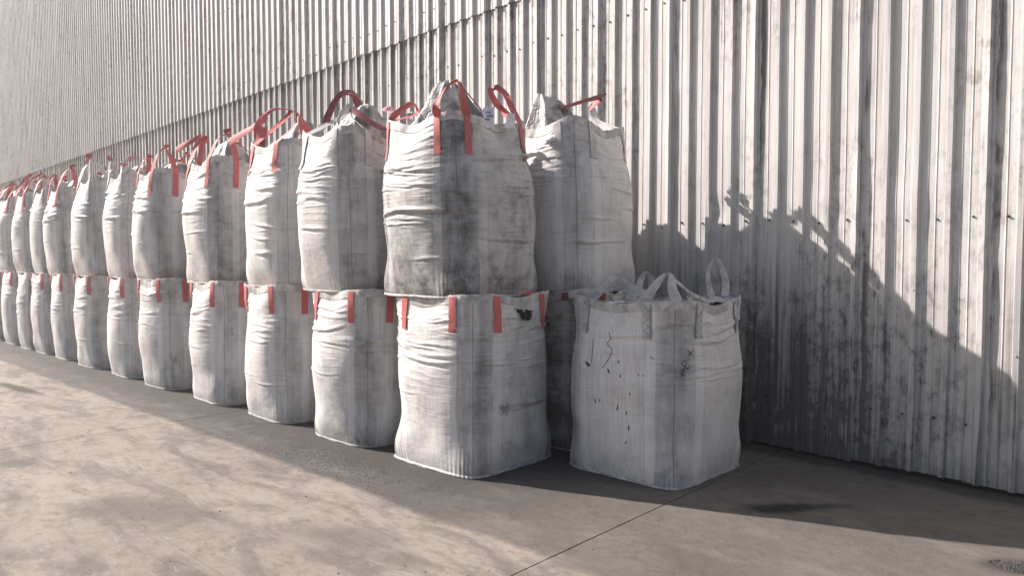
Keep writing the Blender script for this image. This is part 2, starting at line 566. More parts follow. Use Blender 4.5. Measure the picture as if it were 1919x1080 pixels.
M_INK = plain('dark_ink', (0.07, 0.068, 0.075), 0.7, 0.2, 0.3, 60)
M_BLUEINK = plain('blue_print', (0.16, 0.20, 0.36), 0.6, 0.3, 0.3, 60)
M_BLACK = plain('black_liner_film', (0.03, 0.03, 0.034), 0.35, 0.5, 0.3, 30)
M_WALL = mat_wall()
M_CON = mat_concrete()
M_SCREW = plain('dark_screw', (0.05, 0.045, 0.04), 0.5, 0.5, 0.4, 80)
M_BRIGHT = plain('bright_screw', (0.55, 0.54, 0.52), 0.35, 0.6, 0.2, 80)
M_DARK = plain('dark_light_stop', (0.05, 0.048, 0.046), 0.8, 0.2, 0.3, 4)
M_JOINT = plain('joint_filler', (0.035, 0.032, 0.03), 0.95, 0.1, 0.4, 12)
M_GRIT = plain('black_grit', (0.045, 0.044, 0.043), 0.9, 0.1, 0.3, 80)
M_STONE = plain('crushed_stone', (0.105, 0.102, 0.10), 0.85, 0.25, 0.6, 50)

# ------------------------------------------------------------------ ground: one sheet, concrete slabs on it
V = np.array([(-150, -150, -0.03), (150, -150, -0.03), (150, 150, -0.03), (-150, 150, -0.03)], float)
ground = link('ground', raw_mesh('ground', V, [np.array([0, 1, 2, 3])], smooth=False), M_CON)
tag(ground, 'worn concrete yard in front of the metal wall', kind='structure')
bedV = np.array([(-30, -20, -0.022), (16, -20, -0.022), (16, 1.2, -0.022), (-30, 1.2, -0.022)], float)
link('joint_filler', raw_mesh('joint_filler', bedV, [np.array([0, 1, 2, 3])], smooth=False), M_JOINT, ground)

JA0, JP = -2.683, 4.37          # joints across the yard (yard frame)
JB0, JQ = -3.80, 4.4            # joints along the yard


def yard(a, b): return (a * CR - b * SR, a * SR + b * CR)


def slab(a0, a1, b0, b1, seed, near):
    rng = np.random.RandomState(seed)
    g = 0.0034
    pts = []
    step = 0.035 if near else 0.5
    cors = [(a0 + g, b0 + g * .3), (a1 - g, b0 + g * .3), (a1 - g, b1 - g * .3), (a0 + g, b1 - g * .3)]
    for q in range(4):
        p, r = np.array(cors[q]), np.array(cors[(q + 1) % 4])
        L = np.linalg.norm(r - p); n = max(2, int(L / step))
        t = np.arange(n) / n
        nrm = np.array([-(r - p)[1], (r - p)[0]]) / L
        off = np.abs(pn(t * L * 9, seed * 3.1 + q, 0.3)) * 0.004 + np.clip(pn(t * L * 2.1, seed * 1.7 + q, 4.4) - 0.34, 0, 1) * 0.09
        off *= np.minimum(1, np.minimum(t, 1 - t) * 30 + 0.1)
        if not near: off *= 0
        if q in (0, 2): off *= 0.12
        pts += list(p + (r - p) * t[:, None] + nrm * off[:, None])
    pts = np.array(pts)
    n = len(pts)
    tilt = 0.0006 * rng.normal()
    W = np.array([yard(*p) for p in pts])
    top = np.column_stack([W, np.full(n, 0.0)])
    bot = np.column_stack([W, np.full(n, -0.028)])
    ins = np.array([yard(np.clip(p[0], a0 + 0.15, a1 - 0.15), np.clip(p[1], b0 + 0.15, b1 - 0.15)) for p in pts])
    ins = np.column_stack([ins, np.zeros(n)])
    mid = np.array([(*yard(a0 + 0.15, b0 + 0.15), 0), (*yard(a1 - 0.15, b0 + 0.15), 0), (*yard(a1 - 0.15, b1 - 0.15), 0), (*yard(a0 + 0.15, b1 - 0.15), 0)])
    i = np.arange(n); j = (i + 1) % n
    F = list(np.stack([i + n, j + n, j, i], -1)) + list(np.stack([i, j, j + 2 * n, i + 2 * n], -1))
    F.append(np.arange(4) + 3 * n)
    me = raw_mesh('concrete_slab', np.concatenate([top, bot, ins, mid]), F, smooth=False)
    return me


for ia in range(-5, 3):
    for ib in range(-3, 2):
        a0 = JA0 + JP * ia; b0 = JB0 + JQ * ib
        if b0 > 1.0: continue
        b1 = min(b0 + JQ, 1.3 if ib == 0 else b0 + JQ)
        link('concrete_slab', slab(a0, a0 + JP, b0, b1, ia * 13 + ib * 7 + 90, ia in (-2, -1, 0) and ib in (-1, 0)), M_CON, ground)

# ------------------------------------------------------------------ the corrugated wall
PITCH_RIB, PANEL = 0.1975, 0.79
SEAM0 = -2.17
LAP = 4.10
wall = empty('metal_wall', (0, 0, 0))
tag(wall, 'tall corrugated metal wall of grimy off-white sheets behind the stacked bags', 'wall')


def profile(lo, hi):
    """cross-section of a sheet between two x offsets from its left seam: (x, out)"""
    pts = []
    one = [(-0.004, 0.0), (0.005, 0.027), (0.036, 0.027), (0.046, 0.0),
           (0.085, 0.0), (0.091, 0.0036), (0.097, 0.0), (0.134, 0.0), (0.140, 0.0036), (0.146, 0.0)]
    for r in range(-1, 6):
        for (px, py) in one:
            pts.append((r * PITCH_RIB + px - 0.037, py))
    pts = [p for p in pts if lo - 1e-6 <= p[0] <= hi + 1e-6]
    return np.array(pts)


def panel_mesh(z0, z1, nz, seed, dents, prof=profile(-0.115, PANEL + 0.0095)):
    rng = np.random.RandomState(seed)
    n = len(prof)
    z = np.linspace(z0, z1, nz)
    X = np.broadcast_to(prof[:, 0][None], (nz, n)).copy()
    O = np.broadcast_to(prof[:, 1][None], (nz, n)).copy()
    Z = np.broadcast_to(z[:, None], (nz, n)).copy()
    f = np.clip(X / PANEL, 0, 1)
    O += 0.0005 + 0.0045 * f                                     # laps over its right neighbour
    if dents:
        O += 0.006 * pn(X * 2.2 + seed, Z * 0.9, 0.3) + 0.003 * pn(X * 6 + seed, Z * 2.2, 5.1)
        edge = SS(X, PANEL - 0.01, PANEL + 0.009)
        O += edge * (0.004 + 0.022 * np.clip(pn(Z * 1.3, seed, 2.2), 0, 1) + 0.008 * np.abs(pn(Z * 6, seed, 7.7)))
        X += 0.006 * pn(Z * 0.8, seed, 3.3) + edge * 0.006 * pn(Z * 7, seed, 1.1)
        for _ in range(5):
            cx_, cz, r, a = rng.uniform(0, PANEL), rng.uniform(0.1, 1.9), rng.uniform(0.05, 0.16), rng.uniform(-0.014, 0.010)
            O += a * np.exp(-((X - cx_) / r) ** 2 - ((Z - cz) / (r * 1.1)) ** 2)
        if z0 < 1:
            low = SS(Z, 0.55, 0.0)
            X += -0.03 * low * edge * rng.uniform(0, 1)
            O += 0.018 * low * (0.3 + f) * rng.uniform(0, 1)
        O = np.maximum(O, -0.012)
    Z += (0.008 * rng.normal() + 0.01 * f * rng.normal()) * SS(Z, z0 + 0.5, z0)
    P = np.stack([X, -O, Z], -1)
    Vv, F, uv = ribbon(P, 0.0009)
    me = raw_mesh('wall_panel', Vv, F, uv)
    try:
        me.set_sharp_from_angle(angle=math.radians(28))
    except Exception:
        pass
    return me


far_low = [panel_mesh(0.02, LAP + 0.12, 8, 40 + q, False) for q in range(3)]
far_up = [panel_mesh(LAP, 13.2, 4, 60 + q, False) for q in range(3)]
kmin, kmax = -48, 5
for kk in range(kmin, kmax + 1):
    x0 = SEAM0 + PANEL * kk
    near = kk >= -12
    me = panel_mesh(0.022, LAP + 0.12, 80 if kk > -8 else 40, 200 + kk, True) if near else far_low[kk % 3]
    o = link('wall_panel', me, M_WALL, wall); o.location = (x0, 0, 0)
    me = panel_mesh(LAP, 13.2, 50, 300 + kk, True) if near else far_up[kk % 3]
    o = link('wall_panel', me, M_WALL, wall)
    o.location = (x0, -0.0115, 0.014 * random.uniform(-1, 1))

# screws (too small to pick apart): one part per kind
def studs(name, pts, r, h, mat):
    n = 6
    ang = np.arange(n) / n * 2 * math.pi
    Vs, F = [], []
    for (x, y, z, s) in pts:
        b = len(Vs)
        for q in ang: Vs.append((x + math.cos(q) * r * s, y + 0.004, z + math.sin(q) * r * s))
        for q in ang: Vs.append((x + math.cos(q) * r * s * 0.7, y - h, z + math.sin(q) * r * s * 0.7))
        F.append(np.arange(b + n, b + 2 * n))
        for i in range(n):
            j = (i + 1) % n
            F.append(np.array([b + i, b + j, b + n + j, b + n + i]))
    o = link(name, raw_mesh(name, np.array(Vs), F, smooth=False), mat, wall)
    o['kind'] = 'stuff'
    return o


pts, pts2 = [], []
for r in range(int((-26 - SEAM0) / PITCH_RIB), int((3 - SEAM0) / PITCH_RIB)):
    x = SEAM0 + r * PITCH_RIB
    for zr in (0.40, 1.74, 3.62):
        if random.random() < 0.93:
            pts.append((x + 0.155 - 0.037 + random.uniform(-.008, .008), -0.006, zr + random.uniform(-0.02, 0.02), random.uniform(0.8, 1.15)))
    for zr in (4.35, 5.7, 7.2):
        if x > -14 and random.random() < 0.8:
            pts.append((x + 0.115 - 0.037, -0.018, zr + random.uniform(-0.02, 0.02), 0.8))
    if x > -4 and random.random() < 0.75:
        pts2.append((x - 0.016, -0.031, random.choice((0.72, 0.86, 0.95, 1.25)) + random.uniform(-.06, .06), random.uniform(.8, 1.1)))
studs('screw', pts, 0.0105, 0.008, M_SCREW)
studs('rib_rivet', pts2, 0.0075, 0.006, M_BRIGHT)


def box_mesh(name, lo, hi):
    x0, y0, z0 = lo; x1, y1, z1 = hi
    V = np.array([(x0, y0, z0), (x1, y0, z0), (x1, y1, z0), (x0, y1, z0), (x0, y0, z1), (x1, y0, z1), (x1, y1, z1), (x0, y1, z1)])
    F = [np.array(q) for q in ((0, 3, 2, 1), (4, 5, 6, 7), (0, 1, 5, 4), (1, 2, 6, 5), (2, 3, 7, 6), (3, 0, 4, 7))]
    return raw_mesh(name, V, F, smooth=False)


link('light_stop_board', box_mesh('light_stop_board', (-40.2, 0.02, -0.02), (SEAM0 + PANEL * (kmax + 1), 0.16, 13.15)), M_DARK, wall)  # unseen dark box added behind the sheets to keep light out


# ------------------------------------------------------------------ bulk bags
class Bag:
    def __init__(s, corner, z0, w, d, H, seed, yaw=ROT, shoulder=0.10, dirt=0.7, lift=0.055, lean=(0, 0), folds=1.0, twist=0.0, squash=0.0, nm=2.35, nb=4.5, kb=0.90, flange=0.003, bulge=0.05, ntop=1.5):
        s.ntop = ntop
        s.bulge = bulge
        s.nm, s.nb, s.kb, s.flange, s._grid = nm, nb, kb, flange, None
        s.w, s.d, s.H, s.seed, s.yaw = w, d, H, seed, yaw
        s.shoulder, s.dirt, s.lift, s.lean, s.folds, s.twist, s.squash = shoulder, dirt, lift, lean, folds, twist, squash
        kf = kb * 2 ** (-1 / nb)
        c, n = math.cos(yaw), math.sin(yaw)
        lx, ly = w / 2 * kf, -d / 2 * kf
        s.org = np.array([corner[0] - (c * lx - n * ly), corner[1] - (n * lx + c * ly), z0])
        s.R = np.array([[c, -n, 0], [n, c, 0], [0, 0, 1.0]])
        r = np.random.RandomState(seed)
        s.r = r
        s.cl = r.uniform(0.6, 1.25, 4) * lift
        s.creases = []
        for q in range(34):
            bigc = q < 9
            s.creases.append((r.uniform(0, 4) if q % 3 == 0 else r.uniform(0.05, 1.9), r.uniform(0.58, 0.90) if r.rand() < 0.88 else r.uniform(0.2, 0.5),
                              r.uniform(0.12, 0.45), r.uniform(-0.10, 0.12), r.uniform(-0.22, 0.22),
                              r.uniform(0.0035, 0.0075) if bigc else r.uniform(0.0018, 0.0042), r.uniform(0.007, 0.013) if bigc else r.uniform(0.004, 0.007)))
        s.ph = r.uniform(0, 6.28, 4)

    def local(s, u, v):
        u = np.asarray(u, float); v = np.asarray(v, float)
        u, v = np.broadcast_arrays(u, v)
        um = np.mod(u, 4.0)
        f = np.floor(um).astype(int) % 4
        t = 2 * (um - f) - 1
        a = np.choose(f, [t, np.ones_like(t), -t, -np.ones_like(t)])
        b = np.choose(f, [-np.ones_like(t), t, np.ones_like(t), -t])
        n = s.nm + (s.nb - s.nm) * (1 - SS(v, -0.04, 0.30)) ** 1.4 + s.ntop * SS(v, 0.82, 1.0)
        r = (np.abs(a) ** n + np.abs(b) ** n) ** (-1 / n)
        k = s.kb + (1.0 - s.kb) * (1 - (1 - np.clip(v / 0.42, 0, 1)) ** 2.8) + s.bulge * np.exp(-((v - 0.50) / 0.30) ** 2) - s.shoulder * SS(v, 0.60, 1.06) ** 1.35
        k = k + s.squash * np.exp(-((v - 0.86) / 0.07) ** 2)
        ex, ey = a * r, b * r
        # outward normal of the section
        nx = np.sign(ex) * np.abs(ex) ** (n - 1); ny = np.sign(ey) * np.abs(ey) ** (n - 1)
        nl = np.sqrt(nx * nx + ny * ny) + 1e-9
        nx, ny = nx / nl, ny / nl
        x = ex * s.w / 2 * k; y = ey * s.d / 2 * k
        z = v * s.H
        o = s.seed * 3.17
        # level coordinates along the perimeter, in metres
        sc = um * s.w
        lump = 0.030 * pn(x * 2.1 + o, y * 2.1, z * 1.9) + 0.012 * pn(x * 5 + o, y * 5, z * 4.2)
        dc = np.abs(np.mod(um + 0.5, 1.0) - 0.5)                      # distance to the nearest corner (in u)
        env = SS(v, 0.34, 0.66) * (1 - 0.55 * SS(v, 0.90, 1.0))
        pat = np.clip(0.42 + 1.5 * pn(x * 2.6 + o, y * 2.6 + 7, z * 3.2), 0, 1.3)
        warp = 0.055 * pn(x * 2.4 + o, y * 2.4, z * 2.4 + 9) + 0.02 * pn(x * 7 + o, y * 7, z * 5)
        zz = z + warp
        f1 = 1 - np.abs(np.sin(np.pi * zz / 0.052))
        f2 = 1 - np.abs(np.sin(np.pi * (zz * 1.0 + 0.03 * pn(x * 6, y * 6 + o, z * 3)) / 0.027))
        fold = (0.0062 * f1 ** 1.6 * env * np.clip(pat - 0.25, 0, 1.2) + 0.0020 * f2 ** 1.5 * SS(v, 0.42, 0.70) * pat) * s.folds
        fine = 0.0011 * pn(x * 6 + o, y * 6, z * 75) * SS(v, 0.15, 0.5) + 0.0012 * pn(x * 16 + o, y * 16, z * 34)
        cre = 0
        for (uc, vc, L, sag, sl, A, wd) in s.creases:
            ds = (np.mod(um - uc + 2, 4) - 2) * s.w
            tt = ds / L
            zc = vc * s.H + sl * ds * 0.35 + sag * (tt * tt - 0.3) * L + 0.012 * pn(ds * 9 + uc * 5, vc * 9, o)
            q = (z - zc) / wd
            cre = cre + A * s.folds * np.clip(1 - tt * tt, 0, 1) * np.where(q > 0, 1.5 * q * np.exp(0.5 - 0.5 * (q / 1.6) ** 2) * 0.75, 1.2 * q * np.exp(0.5 - 0.5 * q * q))
        pleat = 0.0045 * np.cos(2 * np.pi * sc / 0.043 + 3 * pn(sc * 3, o, 1)) * np.exp(-v / 0.075) * np.exp(-(dc / 0.22) ** 2)
        pleat = pleat + 0.006 * pn(sc * 14, o, 3 + v * 2) * SS(v, 0.88, 1.0)
        # pulled in between the straps on each face, ridge at the corners
        seam = 0.004 * np.exp(-(dc / 0.010) ** 2)
        tuck = -0.020 * SS(v, 0.84, 1.0) * np.exp(-((dc - 0.5) / 0.16) ** 2)
        disp = lump * SS(v, 0.0, 0.15) + fold + fine + cre * SS(v, 0.0, 0.1) + pleat + seam + tuck
        x = x + nx * disp; y = y + ny * disp
        ci = np.mod(np.rint(um).astype(int), 4)
        lift = s.cl[ci] * np.exp(-(dc / 0.27) ** 2) - 0.025 * np.exp(-((dc - 0.5) / 0.15) ** 2) + 0.022 * pn(um * 3.1, o, 2.2) + 0.010 * pn(um * 11, o, 5.2)
        z = z + lift * SS(v, 0.62, 1.0)
        z = z + 0.006 * np.exp(-v / 0.02) * pn(um * 9, o, 0)
        tw = s.twist * SS(v, 0.0, 1.0)
        x, y = x * np.cos(tw) - y * np.sin(tw), x * np.sin(tw) + y * np.cos(tw)
        x = x + s.lean[0] * v ** 1.4; y = y + s.lean[1] * v ** 1.4
        return np.stack([x, y, z], -1)

    def world(s, u, v): return s.local(u, v) @ s.R.T + s.org
    def to_local(s, P): return (np.asarray(P) - s.org) @ s.R

    def normal(s, u, v):
        e = 0.02
        du = s.local(np.asarray(u) + e, v) - s.local(np.asarray(u) - e, v)
        dv = s.local(u, np.clip(np.asarray(v) + e, 0, 1)) - s.local(u, np.clip(np.asarray(v) - e, 0, 1))
        n = np.cross(du, dv)
        return n / np.linalg.norm(n, axis=-1, keepdims=True)

    def find(s, px, py):
        """(u, v) of the visible skin point on a given sight line"""
        if s._grid is None:
            uu, vv = np.meshgrid(np.linspace(0.02, 1.98, 240), np.linspace(0.02, 1, 160))
            s._grid = (uu, vv) + tuple(project(s.world(uu, vv)))[:2]
        uu, vv, X, Y = s._grid
        i = np.argmin((X - px) ** 2 + (Y - py) ** 2)
        return uu.ravel()[i], vv.ravel()[i]

    def build(s, label, group, res, strap_mat=None, heap=0.0, heap_at=(0, 0), loops='random', ends=0.235, us=(0.21, 0.245),
              hem=True, sleeve=None, sleeve_mat=None, cut_top=False):
        nu, nv = res
        e = empty('bulk_bag', tuple(s.org), s.yaw)
        tag(e, label, 'bulk bag', group)
        s.e = e
        front = np.linspace(-0.15, 2.15, int(nu * 0.72), endpoint=False)
        rear = np.linspace(2.15, 3.85, nu - len(front), endpoint=False)
        U = np.concatenate([front, rear])
        vv = np.linspace(0, 1, nv)
        uu, vg = np.meshgrid(U, vv)
        P = s.local(uu, vg)
        rim = P[-1].copy()
        Pb = P.reshape(-1, 3)
        Vb = np.concatenate([Pb, [[0, 0, 0.004]]])
        F = grid_faces(nv, nu, closed=True)
        c = len(Pb)
        F += [np.array([c, (j + 1) % nu, j]) for j in range(nu)]
        uv = np.stack([np.mod(uu, 4.0), vg], -1).reshape(-1, 2)
        uv = np.concatenate([uv, [[0.5, 0]]])
        body = link('bag_body', raw_mesh('bag_body', Vb, F, uv), M_BAG, e)
        body['dirt'] = float(s.dirt); body['seed'] = float((s.seed * 7.31) % 50); body['smudge'] = float(s.seed == 20)
        # crumpled top with its tied spout
        nt = max(14, nv // 5)
        T = np.linspace(0, 1, nt)[:, None]
        ctr = np.array([rim[:, 0].mean() + heap_at[0], rim[:, 1].mean() + heap_at[1]])
        X = rim[None, :, 0] * (1 - T) + ctr[0] * T
        Y = rim[None, :, 1] * (1 - T) + ctr[1] * T
        zr = rim[None, :, 2]
        o = s.seed * 1.9
        Z = zr * (1 - SS(T, 0, 0.35)) + (s.H - 0.02) * SS(T, 0, 0.35)
        Z = Z - 0.03 * SS(T, 0, .08) * (1 - SS(T, .2, .5))
        amp = SS(T, 0.02, 0.25)
        rad = 1 - T
        ang = np.arctan2(rim[None, :, 1], rim[None, :, 0])
        Z = Z + amp * (0.05 * pn(X * 5 + o, Y * 5, 1.3) + 0.022 * (1 - 2 * np.abs(pn(X * 11 + o, Y * 11, 3.1))) + 0.010 * pn(X * 25 + o, Y * 25, 3.1)) * (1.0 if heap > 0 else 0.35)
        if heap > 0:
            pl = 1 + 0.16 * np.cos(ang * 7 + 2 * pn(ang * 2, o, 0)) + 0.28 * pn(np.cos(ang) * 1.6 + o, np.sin(ang) * 1.6, T * 3)
            Z = Z + heap * SS(rad * pl, 0.62, 0.06)
            Z = Z + heap * 0.18 * SS(rad, 0.3, 0.0) * pn(X * 18 + o, Y * 18, 0.7)
        tp = np.stack([X, Y, np.broadcast_to(Z, X.shape)], -1)
        tp[0] = rim
        link('top_cover', raw_mesh('top_cover', tp.reshape(-1, 3), grid_faces(nt, nu, closed=True)), M_TOP, e)
        # piped hem round the base
        ub = np.linspace(0, 4, max(60, int(nu * 0.7)), endpoint=True)
        inner = s.local(ub, 0.0)
        out2 = inner[:, :2] / np.linalg.norm(inner[:, :2], axis=1)[:, None]
        fl = s.flange * (1.0 + 0.9 * pn(ub * 7, o, 4)); fz = 0.006 * np.abs(pn(ub * 13, o, 8))
        rows = np.stack([s.local(ub, 0.016) + np.c_[out2 * 0.003, np.zeros(len(ub))],
                         inner + np.c_[out2 * (0.003 + 0.4 * fl)[:, None], 0.009 + fz],
                         inner + np.c_[out2 * (0.004 + fl)[:, None], 0.003 + 0.5 * fz]], 1)
        rows[:, :, 2] = np.maximum(rows[:, :, 2], 0.002)
        Vr, Fr, uvr = ribbon(rows, 0.003)
        link('base_hem', raw_mesh('base_hem', Vr, Fr, uvr), M_HEM, e)
        if hem:
            ur = np.linspace(-0.3, 3.7, max(80, int(nu * 0.8)))
            rows = []
            for q in (0.962, 0.98, 1.0):
                p = s.local(ur, q); nn = s.normal(ur, min(q, 0.985)); nn[:, 2] *= 0.2
                rows.append(p + nn * (0.0035 + 0.004 * np.abs(pn(ur * 8, o, q * 9))[:, None]))
            top = rows[-1].copy(); top[:, 2] += 0.012 + 0.016 * np.abs(pn(ur * 14, o, 3)) ; top[:, :2] *= 0.992
            rows.append(top)
            Vr, Fr, uvr = ribbon(np.stack(rows, 1), 0.002)
            link('rim_hem', raw_mesh('rim_hem', Vr, Fr, uvr), M_HEM, e)
        s.vs = 1 - ends / s.H
        if strap_mat is None: return e
        for cnr in range(4):
            ua, ubb = cnr - us[0], cnr + us[1]
            mode = loops if not isinstance(loops, dict) else loops.get(cnr, 'random')
            s.strap(ua, ubb, cnr, strap_mat, mode, sleeve, sleeve_mat)
        return e

    def sewn(s, u0, K, up, wid=0.031):
        v = np.linspace(s.vs, 0.998, 14)
        du = wid / (s.w * 0.92)
        uu, vg = np.meshgrid(u0 + np.linspace(-du, du, K), v)
        P = s.local(uu, vg)
        n = s.normal(uu, np.minimum(vg, 0.98))
        P = P + n * 0.0075
        # straps are taut: smooth the wrinkles out of them
        for _ in range(4):
            P[1:-1] = 0.5 * P[1:-1] + 0.25 * (P[:-2] + P[2:])
        return P if up else P[::-1]

    def strap(s, ua, ub, cnr, mat, mode, sleeve=None, sleeve_mat=None, name='lifting_strap'):
        K = 5
        A = s.sewn(ua, K, True)
        B = s.sewn(ub, K, False)[:, ::-1]
        pa, pb = A[-1].mean(0), B[0].mean(0)
        wa = A[-1, -1] - A[-1, 0]; wb = B[0, -1] - B[0, 0]
        r = s.r
        top = s.local(float(cnr), 1.0)
        if mode == 'random' or mode == 'flat':
            inw = -top[:2] / np.linalg.norm(top[:2])
            h = r.uniform(0.14, 0.30) if mode == 'random' else r.uniform(0.002, 0.012)
            pull = r.uniform(0.02, 0.20) if mode == 'random' else 0.26
            side = r.uniform(-0.12, 0.12)
            tang = np.array([-inw[1], inw[0]])
            pk = top + np.r_[inw * pull + tang * side, h]
            if mode == 'flat': pk[2] = s.H - 0.012
            up = np.array([0, 0, 0.05 if mode == 'random' else 0.004])
            q1 = pa * 0.45 + pk * 0.55 + np.r_[tang * r.uniform(-.03, .03), 0.03 if mode == 'random' else 0]
            q2 = pb * 0.45 + pk * 0.55 + np.r_[tang * r.uniform(-.03, .03), 0.03 if mode == 'random' else 0]
            mids = [q1, pk + np.r_[tang * -0.035, 0], pk + np.r_[tang * 0.035, -0.012], q2]
        elif mode == 'none':
            mids = None
        else:
            mids = [s.to_local(at(*q)) for q in mode]
        if mids is None:
            for R in (A, B):
                Vr, Fr, uvr = ribbon(R, 0.0028)
                link(name, raw_mesh(name, Vr, Fr, uvr), mat, s.e)
            return
        path = catmull([pa] + list(mids) + [pb], 40)
        t = np.linspace(0, 1, 40)[:, None]
        wmid = wa / np.linalg.norm(wa) * 0.5 + wb / np.linalg.norm(wb) * 0.5
        W = wa * (1 - SS(t, 0, 0.5)) + wb * SS(t, 0.5, 1) + (wmid * 0.055) * (SS(t, 0, .5) * (1 - SS(t, .5, 1)))
        tan = np.gradient(path, axis=0); tan /= np.linalg.norm(tan, axis=1)[:, None]
        tw = (r.uniform(-0.7, 0.7) if mode != 'flat' else 0) * np.sin(np.pi * t)
        W = W - tan * (W * tan).sum(1, keepdims=True)
        W /= np.maximum(np.linalg.norm(W, axis=1)[:, None], 1e-6)
        bn = np.cross(tan, W)
        W = W * np.cos(tw) + bn * np.sin(tw)
        nrm = np.cross(W, tan)
        wd = 0.060 * (1 - 0.30 * np.sin(np.pi * t) ** 2)
        L = np.linspace(-0.5, 0.5, K)[None, :, None]
        curl = 0.010 * np.sin(np.pi * t)[:, None] * (4 * L ** 2)
        loop = path[:, None, :] + W[:, None, :] * wd[:, None] * L + nrm[:, None, :] * curl
        if sleeve is None:
            rows = np.concatenate([A, loop[1:-1], B])
            Vr, Fr, uvr = ribbon(rows, 0.0028)
            o = link(name, raw_mesh(name, Vr, Fr, uvr), mat, s.e)
        else:
            a, b = sleeve
            rows = np.concatenate([A, loop[1:-1], B])
            Vr, Fr, uvr = ribbon(rows, 0.0028)
            o = link(name, raw_mesh(name, Vr, Fr, uvr), mat, s.e)
            i0, i1 = int(a * 40), int(b * 40)
            cl = path[i0:i1]
            sl = cl[:, None, :] + W[i0:i1][:, None, :] * 0.052 * L - nrm[i0:i1][:, None, :] * 0.004
            Vr, Fr, uvr = ribbon(sl, 0.012)
            link('strap_sleeve', raw_mesh('strap_sleeve', Vr, Fr, uvr), sleeve_mat, o)
        return o

    def extra(s, pts, mat, width=0.05, name='loose_strap', face=None, n=30, thick=0.003, twist=0.0, pinch=0.25):
        """a loose length of webbing through given points (x, y, depth)"""
        path = catmull([s.to_local(at(*q)) for q in pts], n)
        tan = np.gradient(path, axis=0); tan /= np.linalg.norm(tan, axis=1)[:, None]
        f = np.array(face if face is not None else (0.75, -0.65, 0.25), float)
        W = np.cross(tan, f); W /= np.linalg.norm(W, axis=1)[:, None]
        t = np.linspace(0, 1, n)[:, None]
        bn = np.cross(tan, W)
        a = twist * np.sin(np.pi * t)
        W = W * np.cos(a) + bn * np.sin(a)
        L = np.linspace(-0.5, 0.5, 5)[None, :, None]
        wd = width * (1 - pinch * np.sin(np.pi * t) ** 2)
        rows = path[:, None, :] + W[:, None, :] * wd[:, None] * L + bn[:, None, :] * 0.004 * (4 * L ** 2)
        Vr, Fr, uvr = ribbon(rows, thick)
        return link(name, raw_mesh(name, Vr, Fr, uvr), mat, s.e)

    def decal(s, uvp, width, mat, name, taper=False, off=0.003):
        """a stroke lying on the skin"""
        q = np.asarray(uvp, float)
        if len(q) > 2: 
            q = catmull(np.c_[q, np.zeros(len(q))], len(q) * 6)[:, :2]
        n = len(q)
        P = s.local(q[:, 0], q[:, 1]); N = s.normal(q[:, 0], q[:, 1])
        P = P + N * off
        tan = np.gradient(P, axis=0); tan /= np.linalg.norm(tan, axis=1)[:, None] + 1e-9
        W = np.cross(N, tan)
        wd = width * (np.sin(np.linspace(0.25, np.pi - 0.25, n)) if taper else np.ones(n))
        rows = P[:, None, :] + W[:, None, :] * wd[:, None, None] * np.linspace(-.5, .5, 3)[None, :, None]
        V, F, uv = ribbon(rows, 0.0012)
        return V, F

    def sheet(s, pts, mat, name, n=(10, 10), crumple=0.01, sag=0.0, thick=0.0012, parent=None):
        """a small crumpled sheet spanned by four surveyed corners (x, y, depth)"""
        c = [s.to_local(at(*q)) for q in pts]
        a, b = np.meshgrid(np.linspace(0, 1, n[0]), np.linspace(0, 1, n[1]))
        a = a[..., None]; b = b[..., None]
        P = (1 - a) * (1 - b) * c[0] + a * (1 - b) * c[1] + a * b * c[2] + (1 - a) * b * c[3]
        nn = np.cross(c[1] - c[0], c[3] - c[0]); nn /= np.linalg.norm(nn)
        k = crumple * (pn(a[..., 0] * 3 + s.seed, b[..., 0] * 3, 1.1) * 2 + pn(a[..., 0] * 8, b[..., 0] * 8 + s.seed, 2.2))
        P = P + nn * k[..., None]
        P[..., 2] -= sag * (np.sin(np.pi * a[..., 0]) * b[..., 0])
        Vr, Fr, uvr = ribbon(P, thick)
        return link(name, raw_mesh(name, Vr, Fr, uvr), mat, parent or s.e)


def merge(name, parts, mat, parent):
    V, F, b = [], [], 0
    for (v, f) in parts:
        V.append(v); F += [np.asarray(q) + b for q in f]; b += len(v)
    return link(name, raw_mesh(name, np.concatenate(V), F, smooth=False), mat, parent)


def row_corner(px, dy=0.0):
    """point of the front line of the row (yard frame) on the sight line of a picture column"""
    d = FW + RT * (px - CX) / FPX
    # line: y = -2.23 + 0.067*(x + 3.84) + dy
    x0, y0 = CAM[0], CAM[1]
    t = (-2.23 + 0.067 * (x0 + 3.84) + dy - y0) / (d[1] - 0.067 * d[0])
    return (x0 + d[0] * t, y0 + d[1] * t)


